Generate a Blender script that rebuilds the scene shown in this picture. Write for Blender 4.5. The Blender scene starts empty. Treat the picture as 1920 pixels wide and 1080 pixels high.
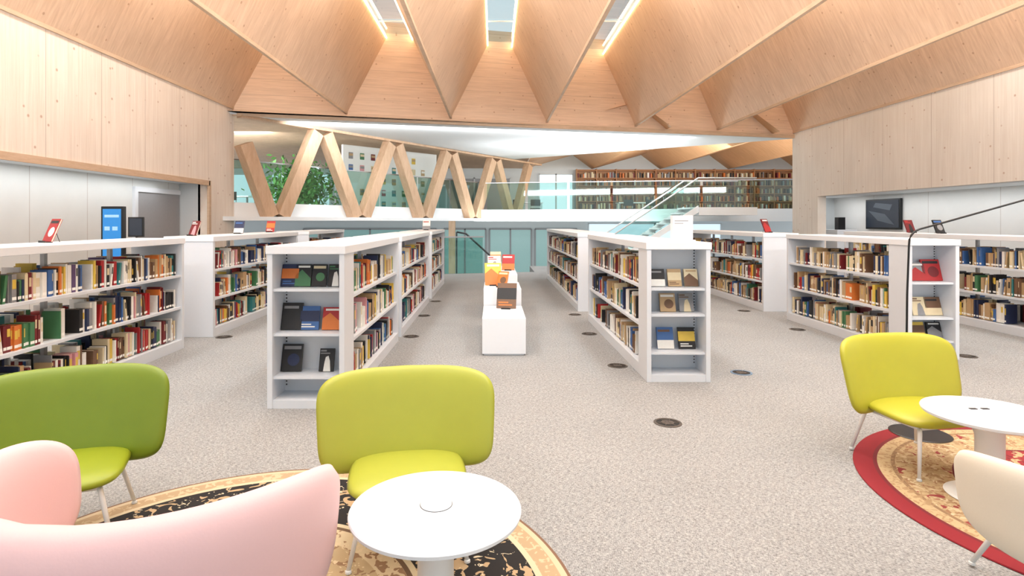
import bpy, bmesh, math, random
from mathutils import Vector, Matrix
random.seed(7)
PI = math.pi
scene = bpy.context.scene
COL = scene.collection
F, CX, HY, H = 1100.0, 925.0, 415.0, 1.6

def lin(c):
    return tuple(((x/255.0)/12.92 if x/255.0 <= 0.04045 else ((x/255.0+0.055)/1.055)**2.4) for x in c) + (1.0,)

# ------------------------------------------------------------------ materials
def newmat(name):
    m = bpy.data.materials.new(name); m.use_nodes = True
    nt = m.node_tree
    b = nt.nodes['Principled BSDF']
    return m, nt, b

def plain(name, c, rough=0.5, metal=0.0, var=0.06, scale=25, bump=0.0, emit=None, es=0):
    m, nt, b = newmat(name)
    N = nt.nodes; L = nt.links
    tc = N.new('ShaderNodeTexCoord'); no = N.new('ShaderNodeTexNoise')
    no.inputs['Scale'].default_value = scale; no.inputs['Detail'].default_value = 3
    L.new(tc.outputs['Object'], no.inputs['Vector'])
    mx = N.new('ShaderNodeMix'); mx.data_type = 'RGBA'
    l = lin(c)
    mx.inputs['A'].default_value = tuple(x*(1-var) for x in l[:3])+(1,)
    mx.inputs['B'].default_value = tuple(min(1, x*(1+var)) for x in l[:3])+(1,)
    L.new(no.outputs['Fac'], mx.inputs['Factor'])
    L.new(mx.outputs['Result'], b.inputs['Base Color'])
    b.inputs['Roughness'].default_value = rough; b.inputs['Metallic'].default_value = metal
    if bump:
        bp = N.new('ShaderNodeBump'); bp.inputs['Strength'].default_value = bump; bp.inputs['Distance'].default_value = 0.002
        L.new(no.outputs['Fac'], bp.inputs['Height']); L.new(bp.outputs['Normal'], b.inputs['Normal'])
    if emit:
        b.inputs['Emission Color'].default_value = lin(emit); b.inputs['Emission Strength'].default_value = es
    return m

def wood(name, c1, c2, scl, joint=None, jaxis='Y', knots=True, rough=0.6, jw=0.012):
    m, nt, b = newmat(name); N = nt.nodes; L = nt.links
    tc = N.new('ShaderNodeTexCoord')
    mp = N.new('ShaderNodeMapping'); mp.inputs['Scale'].default_value = scl
    L.new(tc.outputs['Object'], mp.inputs['Vector'])
    n1 = N.new('ShaderNodeTexNoise'); n1.inputs['Scale'].default_value = 1.0; n1.inputs['Detail'].default_value = 5
    n1.inputs['Roughness'].default_value = 0.7
    L.new(mp.outputs['Vector'], n1.inputs['Vector'])
    rp = N.new('ShaderNodeValToRGB'); rp.color_ramp.elements[0].position = 0.3; rp.color_ramp.elements[1].position = 0.7
    rp.color_ramp.elements[0].color = lin(c2); rp.color_ramp.elements[1].color = lin(c1)
    L.new(n1.outputs['Fac'], rp.inputs['Fac'])
    n2 = N.new('ShaderNodeTexNoise'); n2.inputs['Scale'].default_value = 0.7; n2.inputs['Detail'].default_value = 2
    L.new(tc.outputs['Object'], n2.inputs['Vector'])
    mr = N.new('ShaderNodeMapRange'); mr.inputs['From Min'].default_value = .3; mr.inputs['From Max'].default_value = .7
    mr.inputs['To Min'].default_value = .94; mr.inputs['To Max'].default_value = 1.05
    L.new(n2.outputs['Fac'], mr.inputs['Value'])
    mul = N.new('ShaderNodeVectorMath'); mul.operation = 'SCALE'
    L.new(rp.outputs['Color'], mul.inputs[0]); L.new(mr.outputs['Result'], mul.inputs['Scale'])
    out = mul.outputs['Vector']
    def darken(out, facsock, col):
        mx = N.new('ShaderNodeMix'); mx.data_type = 'RGBA'
        L.new(facsock, mx.inputs['Factor']); L.new(out, mx.inputs['A']); mx.inputs['B'].default_value = lin(col)
        return mx.outputs['Result']
    if knots:
        vo = N.new('ShaderNodeTexVoronoi'); vo.inputs['Scale'].default_value = 4.2
        L.new(tc.outputs['Object'], vo.inputs['Vector'])
        kr = N.new('ShaderNodeMapRange'); kr.inputs['From Min'].default_value = 0.12; kr.inputs['From Max'].default_value = 0.06
        kr.inputs['To Min'].default_value = 0; kr.inputs['To Max'].default_value = .6
        L.new(vo.outputs['Distance'], kr.inputs['Value'])
        out = darken(out, kr.outputs['Result'], (170, 120, 84))
    if joint:
        sp = N.new('ShaderNodeSeparateXYZ'); L.new(tc.outputs['Object'], sp.inputs['Vector'])
        dv = N.new('ShaderNodeMath'); dv.operation = 'DIVIDE'; L.new(sp.outputs[jaxis], dv.inputs[0]); dv.inputs[1].default_value = joint
        fr = N.new('ShaderNodeMath'); fr.operation = 'FRACT'; L.new(dv.outputs[0], fr.inputs[0])
        lt = N.new('ShaderNodeMath'); lt.operation = 'LESS_THAN'; L.new(fr.outputs[0], lt.inputs[0]); lt.inputs[1].default_value = jw/joint
        sc = N.new('ShaderNodeMath'); sc.operation = 'MULTIPLY'; L.new(lt.outputs[0], sc.inputs[0]); sc.inputs[1].default_value = .45
        out = darken(out, sc.outputs[0], (130, 94, 66))
    L.new(out, b.inputs['Base Color']); b.inputs['Roughness'].default_value = rough
    return m

def glass(name, tint=(225, 245, 240), gl=0.12):
    m = bpy.data.materials.new(name); m.use_nodes = True; nt = m.node_tree; N = nt.nodes; L = nt.links
    N.clear(); o = N.new('ShaderNodeOutputMaterial'); t = N.new('ShaderNodeBsdfTransparent'); g = N.new('ShaderNodeBsdfGlossy')
    t.inputs['Color'].default_value = lin(tint); g.inputs['Roughness'].default_value = 0.03
    fr = N.new('ShaderNodeLayerWeight'); fr.inputs['Blend'].default_value = 0.25
    mm = N.new('ShaderNodeMath'); mm.operation = 'MULTIPLY_ADD'; mm.inputs[1].default_value = .5; mm.inputs[2].default_value = gl*.4
    L.new(fr.outputs['Fresnel'], mm.inputs[0])
    mx = N.new('ShaderNodeMixShader'); L.new(mm.outputs[0], mx.inputs[0]); L.new(t.outputs[0], mx.inputs[1]); L.new(g.outputs[0], mx.inputs[2])
    L.new(mx.outputs[0], o.inputs['Surface']); return m

def carpet():
    m, nt, b = newmat('carpet_weave'); N = nt.nodes; L = nt.links
    tc = N.new('ShaderNodeTexCoord')
    def noise(scl, s, d=3):
        mp = N.new('ShaderNodeMapping'); mp.inputs['Scale'].default_value = scl; L.new(tc.outputs['Object'], mp.inputs['Vector'])
        n = N.new('ShaderNodeTexNoise'); n.inputs['Scale'].default_value = s; n.inputs['Detail'].default_value = d
        L.new(mp.outputs['Vector'], n.inputs['Vector']); return n.outputs['Fac']
    a = noise((1, .25, 1), 250); c = noise((.25, 1, 1), 220); d = noise((1, 1, 1), 1.4); e3 = noise((1, .5, 1), 45)
    ad = N.new('ShaderNodeMath'); ad.operation = 'ADD'; L.new(a, ad.inputs[0]); L.new(c, ad.inputs[1])
    hf = N.new('ShaderNodeMath'); hf.operation = 'MULTIPLY'; L.new(ad.outputs[0], hf.inputs[0]); hf.inputs[1].default_value = .42
    h2 = N.new('ShaderNodeMath'); h2.operation = 'MULTIPLY_ADD'; L.new(e3, h2.inputs[0]); h2.inputs[1].default_value = .16; L.new(hf.outputs[0], h2.inputs[2])
    rp = N.new('ShaderNodeValToRGB'); e = rp.color_ramp.elements
    e[0].position = .38; e[0].color = lin((98, 98, 99)); e[1].position = .62; e[1].color = lin((184, 184, 183))
    L.new(h2.outputs[0], rp.inputs['Fac'])
    mr = N.new('ShaderNodeMapRange'); mr.inputs['To Min'].default_value = .86; mr.inputs['To Max'].default_value = 1.08; L.new(d, mr.inputs['Value'])
    mul = N.new('ShaderNodeVectorMath'); mul.operation = 'SCALE'; L.new(rp.outputs['Color'], mul.inputs[0]); L.new(mr.outputs['Result'], mul.inputs['Scale'])
    L.new(mul.outputs['Vector'], b.inputs['Base Color']); b.inputs['Roughness'].default_value = .95
    return m

def rugmat(name, rings, floral):
    m, nt, b = newmat(name); N = nt.nodes; L = nt.links
    tc = N.new('ShaderNodeTexCoord'); ln = N.new('ShaderNodeVectorMath'); ln.operation = 'LENGTH'
    L.new(tc.outputs['Object'], ln.inputs[0])
    hv = N.new('ShaderNodeMath'); hv.operation = 'DIVIDE'; hv.inputs[1].default_value = 1.5; L.new(ln.outputs['Value'], hv.inputs[0])
    rp = N.new('ShaderNodeValToRGB'); rp.color_ramp.interpolation = 'CONSTANT'
    el = rp.color_ramp.elements
    el[0].position = 0; el[0].color = lin(rings[0][1]); el[1].position = rings[1][0]/1.5; el[1].color = lin(rings[1][1])
    for r, c in rings[2:]:
        e = el.new(r/1.5); e.color = lin(c)
    L.new(hv.outputs[0], rp.inputs['Fac']); out = rp.outputs['Color']
    for r0, r1, sc, th, c in floral:
        no = N.new('ShaderNodeTexNoise'); no.inputs['Scale'].default_value = sc; no.inputs['Detail'].default_value = 1.5; no.inputs['Distortion'].default_value = 1.2
        L.new(tc.outputs['Object'], no.inputs['Vector'])
        g = N.new('ShaderNodeMath'); g.operation = 'GREATER_THAN'; g.inputs[1].default_value = th; L.new(no.outputs['Fac'], g.inputs[0])
        a = N.new('ShaderNodeMath'); a.operation = 'GREATER_THAN'; a.inputs[1].default_value = r0; L.new(ln.outputs['Value'], a.inputs[0])
        z = N.new('ShaderNodeMath'); z.operation = 'LESS_THAN'; z.inputs[1].default_value = r1; L.new(ln.outputs['Value'], z.inputs[0])
        p = N.new('ShaderNodeMath'); p.operation = 'MULTIPLY'; L.new(g.outputs[0], p.inputs[0]); L.new(a.outputs[0], p.inputs[1])
        q = N.new('ShaderNodeMath'); q.operation = 'MULTIPLY'; L.new(p.outputs[0], q.inputs[0]); L.new(z.outputs[0], q.inputs[1])
        mx = N.new('ShaderNodeMix'); mx.data_type = 'RGBA'; L.new(q.outputs[0], mx.inputs['Factor']); L.new(out, mx.inputs['A']); mx.inputs['B'].default_value = lin(c)
        out = mx.outputs['Result']
    L.new(out, b.inputs['Base Color']); b.inputs['Roughness'].default_value = .95
    return m

M = dict(
    carpet=carpet(),
    wall_wood=wood('pale_spruce_wall', (246, 234, 221), (230, 212, 196), (1, 26, .8), joint=1.22),
    plate_wood=wood('warm_spruce_plate', (242, 212, 184), (218, 184, 154), (2, 22, 2), jw=.006),
    end_wood=wood('spruce_end_boards', (244, 213, 186), (220, 188, 160), (1, 1, 26), joint=.4, jaxis='Z', jw=.006),
    beam_wood=wood('spruce_beam', (218, 188, 160), (198, 166, 136), (3, 3, 20), knots=False),
    col_wood=wood('glulam', (214, 180, 150), (192, 156, 124), (9, 9, 2), knots=False),
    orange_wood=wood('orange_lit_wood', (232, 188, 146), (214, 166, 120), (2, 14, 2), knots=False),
    brown_wood=plain('brown_shelf_wood', (176, 124, 84), .6),
    white=plain('white_lacquer', (230, 233, 238), .35, var=.015),
    shelfwhite=plain('shelf_white_steel', (216, 221, 228), .4, var=.015),
    plaster=plain('white_plaster', (236, 239, 241), .8, var=.01, scale=6),
    greypanel=plain('grey_panel', (214, 218, 219), .6, var=.02, scale=4),
    displaywall=plain('display_wall_panel', (238, 240, 238), .6, var=.02, scale=4),
    darkgrey=plain('dark_grey_recess', (158, 158, 160), .6),
    charcoal=plain('charcoal', (50, 50, 54), .5),
    black=plain('black_plastic', (18, 18, 20), .35),
    steel=plain('brushed_steel', (170, 172, 176), .3, .9, bump=.02),
    legwhite=plain('white_powder_coat', (228, 230, 230), .35, var=.01),
    lime=plain('lime_leather', (170, 175, 62), .42, var=.05, scale=9, bump=.05),
    lime2=plain('yellow_lime_leather', (182, 179, 50), .42, var=.05, scale=9, bump=.05),
    green=plain('shaded_moss_leather', (114, 136, 26), .42, var=.06, scale=9, bump=.05),  # left chair's backrest, its shade put into a darker green
    greenlit=plain('lit_moss_leather', (142, 155, 30), .42, var=.05, scale=9, bump=.05),  # same chair's seat, light falling on it painted as a lighter green
    pink=plain('pink_fabric', (224, 190, 193), .75, var=.02, scale=140, bump=.1),
    cream=plain('cream_fabric', (222, 216, 202), .7, var=.02, scale=140, bump=.1),
    tabletop=plain('white_tabletop', (232, 238, 244), .25, var=.005),
    teal_glass=glass('teal_glass', (218, 238, 234)),
    sky_glass=glass('skylight_glass', (206, 224, 226), .1),
    led=plain('warm_led', (255, 225, 180), .5, emit=(255, 218, 166), es=13),
    pages=plain('page_block', (236, 228, 210), .8),
    spine_label=plain('spine_label', (245, 245, 240), .6),
    screen_blue=plain('blue_screen', (40, 120, 190), .3, emit=(50, 140, 210), es=.4),
    screen_dark=plain('dark_screen', (40, 46, 56), .25, emit=(60, 70, 84), es=.2),
    screen_light=plain('light_screen_block', (150, 190, 215), .3, emit=(150, 195, 225), es=.4),
    leaf=plain('leaf_green', (92, 148, 74), .6, var=.3, scale=8),
    bark=plain('bark', (96, 74, 54), .8),
    vent=plain('vent_metal', (92, 84, 78), .5, .4), ventdark=plain('vent_gap', (34, 31, 29), .8), ventblue=plain('vent_blue', (96, 124, 150), .5),
    lowerfloor=plain('lower_hall_floor', (150, 142, 134), .6),
    teal=plain('teal_glazing', (142, 176, 173), .3, emit=(150, 198, 195), es=.22),
    brightwin=plain('bright_window', (215, 235, 245), .4, emit=(220, 238, 250), es=.7),
    seam=plain('seam_thread', (200, 156, 158), .8),
)
COLS = [('white', (232, 230, 224)), ('cream', (220, 204, 168)), ('red', (170, 38, 40)), ('dark red', (110, 26, 30)), ('orange', (210, 116, 50)),
        ('yellow', (218, 186, 76)), ('green', (70, 122, 82)), ('teal', (54, 124, 126)), ('blue', (62, 102, 160)), ('navy', (34, 44, 78)),
        ('black', (30, 29, 31)), ('grey', (138, 138, 140)), ('brown', (110, 80, 58)), ('tan', (184, 154, 114)), ('pink', (212, 152, 158)), ('purple', (92, 68, 108))]
BM = [plain('book_'+n.replace(' ', '_'), c, .5, var=.08, scale=30) for n, c in COLS]
CI = {n: i for i, (n, c) in enumerate(COLS)}
PAL_L = [0]*15+[1]*8+[2]*4+[3]*3+[4]*3+[5]*4+[6]*3+[7]*3+[8]*4+[9]*5+[10]*7+[11]*6+[12]*3+[13]*4+[14]*2+[15]
PAL_R = [0]*7+[1]*10+[2]*2+[3]*3+[4]*1+[5]*2+[6]*2+[7]+[8]*3+[9]*4+[10]*8+[11]*5+[12]*9+[13]*11

# ------------------------------------------------------------------ geometry collector
ORG = {}
class G:
    def __init__(s): s.v = []; s.f = []; s.m = []; s.s = []
    def add(s, vs, fs, mi=0, sm=False):
        o = len(s.v); s.v += [tuple(v) for v in vs]
        for f in fs: s.f.append(tuple(i+o for i in f)); s.m.append(mi); s.s.append(sm)
    def box(s, x0, x1, y0, y1, z0, z1, mi=0, sh=0.0):
        k = sh*(z1-z0)
        vs = [(x0,y0,z0),(x1,y0,z0),(x1,y1,z0),(x0,y1,z0),(x0,y0+k,z1),(x1,y0+k,z1),(x1,y1+k,z1),(x0,y1+k,z1)]
        s.add(vs, [(0,3,2,1),(4,5,6,7),(0,1,5,4),(1,2,6,5),(2,3,7,6),(3,0,4,7)], mi)
    def quad(s, *p, mi=0): s.add(p, [tuple(range(len(p)))], mi)
    def prism(s, poly, z0, z1, mi=0):
        n = len(poly)
        vs = [(x,y,z0) for x,y in poly]+[(x,y,z1) for x,y in poly]
        fs = [tuple(range(n-1,-1,-1)), tuple(range(n,2*n))]+[(i,(i+1)%n,n+(i+1)%n,n+i) for i in range(n)]
        s.add(vs, fs, mi)
    def slabline(s, a, b, w, z0, z1, mi=0):
        a = Vector(a); b = Vector(b); d = (b-a).normalized(); n = Vector((-d.y, d.x))*w/2
        s.prism([tuple(a-n), tuple(b-n), tuple(b+n), tuple(a+n)], z0, z1, mi)
    def tube(s, pts, r, n=10, mi=0, cap=True):
        pts = [Vector(p) for p in pts]; rs = r if isinstance(r, (list, tuple)) else [r]*len(pts)
        vs = []; up = Vector((0.13, 0.21, 0.97)).normalized()
        for i, p in enumerate(pts):
            d = (pts[min(i+1, len(pts)-1)]-pts[max(i-1, 0)]).normalized()
            a = d.cross(up)
            if a.length < .3: a = d.cross(Vector((1, 0, 0)))
            a.normalize(); b = d.cross(a)
            for k in range(n):
                t = 2*PI*k/n; vs.append(p+(a*math.cos(t)+b*math.sin(t))*rs[i])
        fs = []
        for i in range(len(pts)-1):
            for k in range(n): fs.append((i*n+k, i*n+(k+1)%n, (i+1)*n+(k+1)%n, (i+1)*n+k))
        s.add(vs, fs, mi, True)
        if cap:
            o = len(s.v)-len(vs)
            s.f.append(tuple(o+k for k in range(n))); s.m.append(mi); s.s.append(False)
            s.f.append(tuple(o+(len(pts)-1)*n+k for k in range(n))); s.m.append(mi); s.s.append(False)
    def lathe(s, prof, cx=0, cy=0, n=48, mi=0, sm=False):
        vs = []; fs = []
        for r, z in prof:
            for k in range(n): t = 2*PI*k/n; vs.append((cx+r*math.cos(t), cy+r*math.sin(t), z))
        for i in range(len(prof)-1):
            for k in range(n): fs.append((i*n+k, i*n+(k+1)%n, (i+1)*n+(k+1)%n, (i+1)*n+k))
        fs.append(tuple(range(n))); fs.append(tuple((len(prof)-1)*n+k for k in range(n)))
        s.add(vs, fs, mi, sm)
    def beam(s, a, b, w, h, mi=0):
        a = Vector(a); b = Vector(b); d = (b-a).normalized()
        side = d.cross(Vector((0, 0, 1)))
        if side.length < 1e-3: side = Vector((1, 0, 0))
        side.normalize(); up = side.cross(d).normalized()
        vs = []
        for p in (a, b):
            for i, j in ((-1,-1),(1,-1),(1,1),(-1,1)): vs.append(p+side*w/2*i+up*h/2*j)
        s.add(vs, [(0,1,2,3),(4,7,6,5),(0,4,5,1),(1,5,6,2),(2,6,7,3),(3,7,4,0)], mi)
    def build(s, name, mats, parent=None, origin=None, local=False, bevel=0):
        if not isinstance(mats, (list, tuple)): mats = [mats]
        me = bpy.data.meshes.new(name)
        if parent is not None: o = Vector((0,0,0)) if local else ORG.get(parent.name, Vector((0,0,0)))
        else: o = Vector(origin) if origin else Vector((0,0,0))
        me.from_pydata([(v[0]-o.x, v[1]-o.y, v[2]-o.z) for v in s.v], [], s.f)
        for m in mats: me.materials.append(m)
        me.polygons.foreach_set('material_index', s.m); me.polygons.foreach_set('use_smooth', s.s)
        bm = bmesh.new(); bm.from_mesh(me); bmesh.ops.recalc_face_normals(bm, faces=bm.faces); bm.to_mesh(me); bm.free()
        ob = bpy.data.objects.new(name, me); COL.objects.link(ob)
        if parent is not None: ob.parent = parent; ORG[ob.name] = o
        else: ob.location = o; ORG[ob.name] = o
        if bevel:
            md = ob.modifiers.new('bevel', 'BEVEL'); md.width = bevel; md.segments = 2; md.limit_method = 'ANGLE'
        return ob

def tag(o, label, cat, group=None, kind=None):
    o['label'] = label; o['category'] = cat
    if group: o['group'] = group
    if kind: o['kind'] = kind
    return o
def struct(o): o['kind'] = 'structure'; return o
def thing(name, label, cat, loc=(0,0,0), rz=0, group=None):
    o = bpy.data.objects.new(name, None); o.empty_display_size = .2; COL.objects.link(o)
    o.location = loc; o.rotation_euler = (0,0,rz); ORG[o.name] = Vector(loc)
    return tag(o, label, cat, group)
def bx(name, m, x0, x1, y0, y1, z0, z1, parent=None, bevel=0, origin=None):
    g = G(); g.box(x0, x1, y0, y1, z0, z1); return g.build(name, m, parent, origin, bevel=bevel)

# ------------------------------------------------------------------ camera
cd = bpy.data.cameras.new('camera'); cam = bpy.data.objects.new('camera', cd); COL.objects.link(cam)
cam.location = (0, 0, H); cam.rotation_euler = (PI/2, 0, 0)
cd.sensor_width = 36; cd.lens = F*36/1920; cd.shift_x = (960-CX)/1920; cd.shift_y = -(540-HY)/1920
scene.camera = cam; cd.clip_start = .05

# ------------------------------------------------------------------ room shell
def PY(x): return 16.315+.2484*x           # oblique rear plane of the room
XL, XR = -6.52, 9.56
RX = [XL+2.68*k for k in range(7)]
Y0 = -2.5
g = G(); g.prism([(-9,Y0),(12,Y0),(12,21),(1.3,21),(1.3,18.6),(-6.52,16.7),(-9,16.1)], -.25, 0)
struct(g.build('floor', M['carpet']))
# ceiling folded plates
g = G()
for k in range(6):
    a, b = RX[k], RX[k+1]; mid = (a+b)/2
    for lo, hi in ((a, mid-.35), (b, mid+.35)):
        g.quad((lo,Y0,4.42), (lo,PY(lo),4.42), (hi,PY(hi),6.47), (hi,Y0,6.47))
struct(g.build('ceiling', M['plate_wood']))
for k, x in enumerate(RX):
    g = G(); w = .03
    g.add([(x-w,Y0,4.40),(x+w,Y0,4.40),(x+w,PY(x)-.02,4.40),(x-w,PY(x)-.02,4.40),(x-w,Y0,4.46),(x+w,Y0,4.46),(x+w,PY(x)-.02,4.46),(x-w,PY(x)-.02,4.46)],
          [(0,3,2,1),(4,5,6,7),(0,1,5,4),(1,2,6,5),(2,3,7,6),(3,0,4,7)])
    struct(g.build('trim_%d' % (k+1), M['beam_wood']))
g = G(); g.slabline((XL-.1, PY(XL-.1)+.1), (XR+.1, PY(XR+.1)+.1), .2, 4.30, 6.9)
struct(g.build('wall_back', M['end_wood']))
g = G(); g.slabline((XL, PY(XL)-.02), (XR, PY(XR)-.02), .1, 4.24, 4.36)
struct(g.build('trim_8', M['beam_wood']))
# skylights
for k in range(6):
    mid = (RX[k]+RX[k+1])/2
    w = thing('window_%d' % (k+1), 'x', 'x', (mid, 8, 6.47)); del w['label']; del w['category']; struct(w)
    for s in (-1, 1):
        g = G(); x = mid+s*.35; g.quad((x,Y0,6.47),(x,PY(x),6.47),(x,PY(x),6.62),(x,Y0,6.62)); g.build('shaft_side', M['plaster'], w)
        g = G(); x = mid+s*.335; xa, xb = sorted((x-.014, x+.014)); g.box(xa, xb, Y0+.2, PY(x)-.03, 6.46, 6.49); g.build('led_strip', M['led'], w)
    g = G(); g.quad((mid-.35,Y0,6.6),(mid+.35,Y0,6.6),(mid+.35,PY(mid),6.6),(mid-.35,PY(mid),6.6)); gz = g.build('glazing', M['sky_glass'], w)
    g = G(); y = 1.4
    while y < PY(mid): g.box(mid-.35, mid+.35, y-.02, y+.02, 6.57, 6.59); y += 4.4
    g.build('glazing_bar', M['plaster'], gz)
# side walls
g = G()
g.box(XL-.25, XL, Y0, 14.75, 2.46, 4.5); g.box(XL-.25, XL, 13.45, 14.75, 0, 2.46)
struct(g.build('wall_left', M['wall_wood']))
g = G(); g.box(XL-.02, XL+.03, Y0, 13.45, 2.42, 2.53); g.box(XL-.02, XL+.03, 13.40, 13.5, 0, 2.53)
struct(g.build('trim_9', M['beam_wood']))
g = G(); g.box(XR, XR+.25, Y0, 18.75, 2.34, 4.5); g.box(XR, XR+.25, 17.3, 18.75, 0, 2.34)
struct(g.build('wall_right', wood('pale_spruce_right', (240, 232, 222), (226, 214, 202), (1, 26, .8), joint=1.6)))
# recesses behind the side walls
XW = -7.2
g = G(); g.box(XW-.3, XW, Y0, 13.9, 0, 2.46)
struct(g.build('wall_left_recess', wood('left_recess_panel', (232,234,232), (226,228,226), (1,1,1), joint=1.3, knots=False)))
g = G(); g.box(XW-.3, XL-.2, Y0, 13.9, 2.46, 2.56); struct(g.build('ceiling_left_recess', M['plaster']))
g = G(); g.box(XW-.3, XL-.2, 13.45, 13.9, 0, 2.46); struct(g.build('wall_left_return', M['greypanel']))
g = G(); g.box(10.9, 11.1, Y0, 18.9, 0, 2.34)
struct(g.build('wall_right_recess', wood('right_recess_panel', (232,232,230), (226,226,224), (1,1,1), joint=2.1, knots=False)))
g = G(); g.box(XR+.2, 11.1, Y0, 18.9, 2.34, 2.44); struct(g.build('ceiling_right_recess', M['plaster']))
g = G(); g.box(XR+.2, 11.1, 18.75, 18.95, 0, 2.34); struct(g.build('wall_right_return', M['greypanel']))
d = thing('door_1', 'x', 'x', (XW+.1, 12.6, 0)); del d['label']; del d['category']; struct(d)
bx('door_frame', M['white'], XW, XW+.06, 11.8, 13.4, 2.2, 2.3, d); bx('door_frame', M['white'], XW, XW+.06, 11.7, 11.8, 0, 2.3, d)
dl = bx('door_leaf', M['darkgrey'], XW, XW+.03, 11.8, 13.4, 0, 2.2, d); bx('door_handle', M['steel'], XW+.03, XW+.09, 11.9, 12.05, 1.02, 1.06, dl)
d = thing('door_2', 'x', 'x', (10.85, 10, 0)); del d['label']; del d['category']; struct(d)
dl = bx('door_leaf', M['greypanel'], 10.84, 10.9, 9.0, 11.2, 0, 2.2, d, bevel=.01); bx('door_handle', M['steel'], 10.78, 10.84, 9.2, 9.35, 1.02, 1.06, dl)

# ------------------------------------------------------------------ rear hall
def T(t): return Vector((-6.62+1.66*t, 14.35+2.47*t))
nrm = Vector((-.83, .56))
def T2(t, off=0): p = T(t)+nrm*off; return (p.x, p.y)
struct((lambda g: (g.prism([T2(-.1,-.2), T2(3.75,-.2), (13,20.6), (17,20.6), (17,31), (-17,31), (-17,14.6)], 1.62, 1.72), g.build('floor_upper', M['plaster']))[1])(G()))
g = G(); g.slabline(T2(-.1,.22), T2(3.75,.22), .12, 1.66, 2.08); g.slabline((-.75,23.35), (13,20.7), .15, 1.6, 2.06)
struct(g.build('trim_10', M['plaster']))
g = G(); g.prism([(XL,PY(XL)+.18), (XR+.2,PY(XR)+.22), (.9,25.2), T2(4,-.2), T2(0,.0)], 4.27, 4.31); struct(g.build('ceiling_soffit', M['plaster']))
g = G(); g.prism([(XL-.3,PY(XL)+.25), (1.6,PY(1.6)+.4), (1.6,31), (-17,31), (-17,14.9)], 4.40, 4.5); struct(g.build('ceiling_upper_left', M['beam_wood']))
g = G()
for k in range(5):
    a = 1.6+3.6*k; b = a+3.6; m = a+2.6
    ya = max(PY(a), 15)+.4
    g.quad((a,ya,4.36),(a,31,4.36),(m,31,5.1),(m,ya,5.1)); g.quad((m,ya,5.1),(m,31,5.1),(b,31,4.36),(b,ya,4.36))
struct(g.build('ceiling_upper_right', M['orange_wood']))
g = G(); g.slabline(T2(.15), T2(5.3), .22, 4.20, 4.27); struct(g.build('trim_11', M['col_wood']))
ordn = ['nearest', 'second', 'third', 'fourth', 'fifth', 'sixth', 'seventh', 'eighth', 'ninth', 'tenth', 'farthest']
n = 0
for k in range(5):
    for (ta, tb) in ((k, k+.5), (k+1, k+.5)):
        za = 4.12; t_a = ta
        if ta == 0: t_a = .13; za = 4.2-2.48*.26
        a = T(t_a); b = T(tb); g = G()
        sgn = 1 if ta > tb else -1
        g.beam((a.x-sgn*.17*.56, a.y-sgn*.17*.83, za), (b.x+.17*sgn*.56, b.y+.17*sgn*.83, 1.72), .30, .36)
        for vi, v in enumerate(g.v):
            if v[2] > 4.2: g.v[vi] = (v[0], v[1], 4.2)
        o = g.build('timber_strut', M['col_wood'], origin=(b.x, b.y, 1.72), bevel=.01)
        tag(o, '%s slanted timber strut of the zigzag row along the mezzanine, leaning %s' % (ordn[n], 'right' if sgn > 0 else 'left'), 'timber strut', 'V shaped timber struts'); n += 1
# glazing behind the struts
r = thing('glass_balustrade', 'long clear glass screen standing on the mezzanine edge behind the timber struts', 'glass screen', (T2(0,.25)[0], T2(0,.25)[1], 2.08))
for i in range(6):
    g = G(); g.slabline(T2(.02+.62*i,.22), T2(.02+.62*i+.6,.22), .012, 2.08, 3.15); g.build('glass_panel', M['teal_glass'], r)
g = G(); g.slabline(T2(0,.22), T2(3.74,.22), .04, 3.15, 3.18); g.build('handrail', M['steel'], r)
r = thing('glass_balustrade', 'glass balustrade along the white bridge edge right of the timber struts', 'glass screen', (0, 23.2, 2.06))
A = Vector((-.3, 23.26)); B = Vector((12.5, 20.8))
for i in range(8):
    a = A+(B-A)*(i/8+.004); b = A+(B-A)*((i+1)/8-.004)
    g = G(); g.slabline(tuple(a), tuple(b), .012, 2.06, 3.1); g.build('glass_panel', M['teal_glass'], r)
g = G(); g.slabline(tuple(A), tuple(B), .05, 3.1, 3.13); g.build('handrail', M['steel'], r)
# far walls
g = G(); g.box(-17, 17, 31, 31.2, -3.6, 5.4); struct(g.build('wall_far', M['greypanel']))
g = G(); g.box(-17, 17, 14, 31, -3.7, -3.5); struct(g.build('floor_lower', M['lowerfloor']))
for i, (x0, x1, z0, z1, mm) in enumerate([(2.4,4.2,2.0,4.1,'brightwin'), (-16,-12,2,4.1,'brightwin'), (-11.7,-8.6,2,4.1,'brightwin'), (-2.6,-.4,-2.2,1.2,'teal'), (-.2,2.0,-2.2,1.2,'teal'), (2.2,4.4,-2.2,1.2,'teal'), (-10,-3,-.6,1.2,'teal'), (5,12,.2,1.5,'brightwin'), (-2.9,.9,2.2,3.9,'darkgrey')]):
    w = bx('window_%d' % (i+7), M[mm], x0, x1, 30.93, 31, z0, z1); struct(w)
    g = G()
    for t in (0, .5, 1): xx = x0+(x1-x0)*t; g.box(xx-.04, xx+.04, 30.88, 30.94, z0, z1)
    g.box(x0, x1, 30.88, 30.94, z0-.05, z0+.05); g.box(x0, x1, 30.88, 30.94, z1-.05, z1+.05)
    g.build('window_frame', M['darkgrey'] if mm == 'teal' else M['greypanel'], w)
g = G(); g.box(-2.05, -1.75, 26.9, 27.2, -3.5, 1.62)
tag(g.build('timber_column', M['col_wood'], origin=(-1.9, 27.1, -3.5)), 'square timber column in the lower hall, seen beyond the aisle end', 'column')
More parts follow.
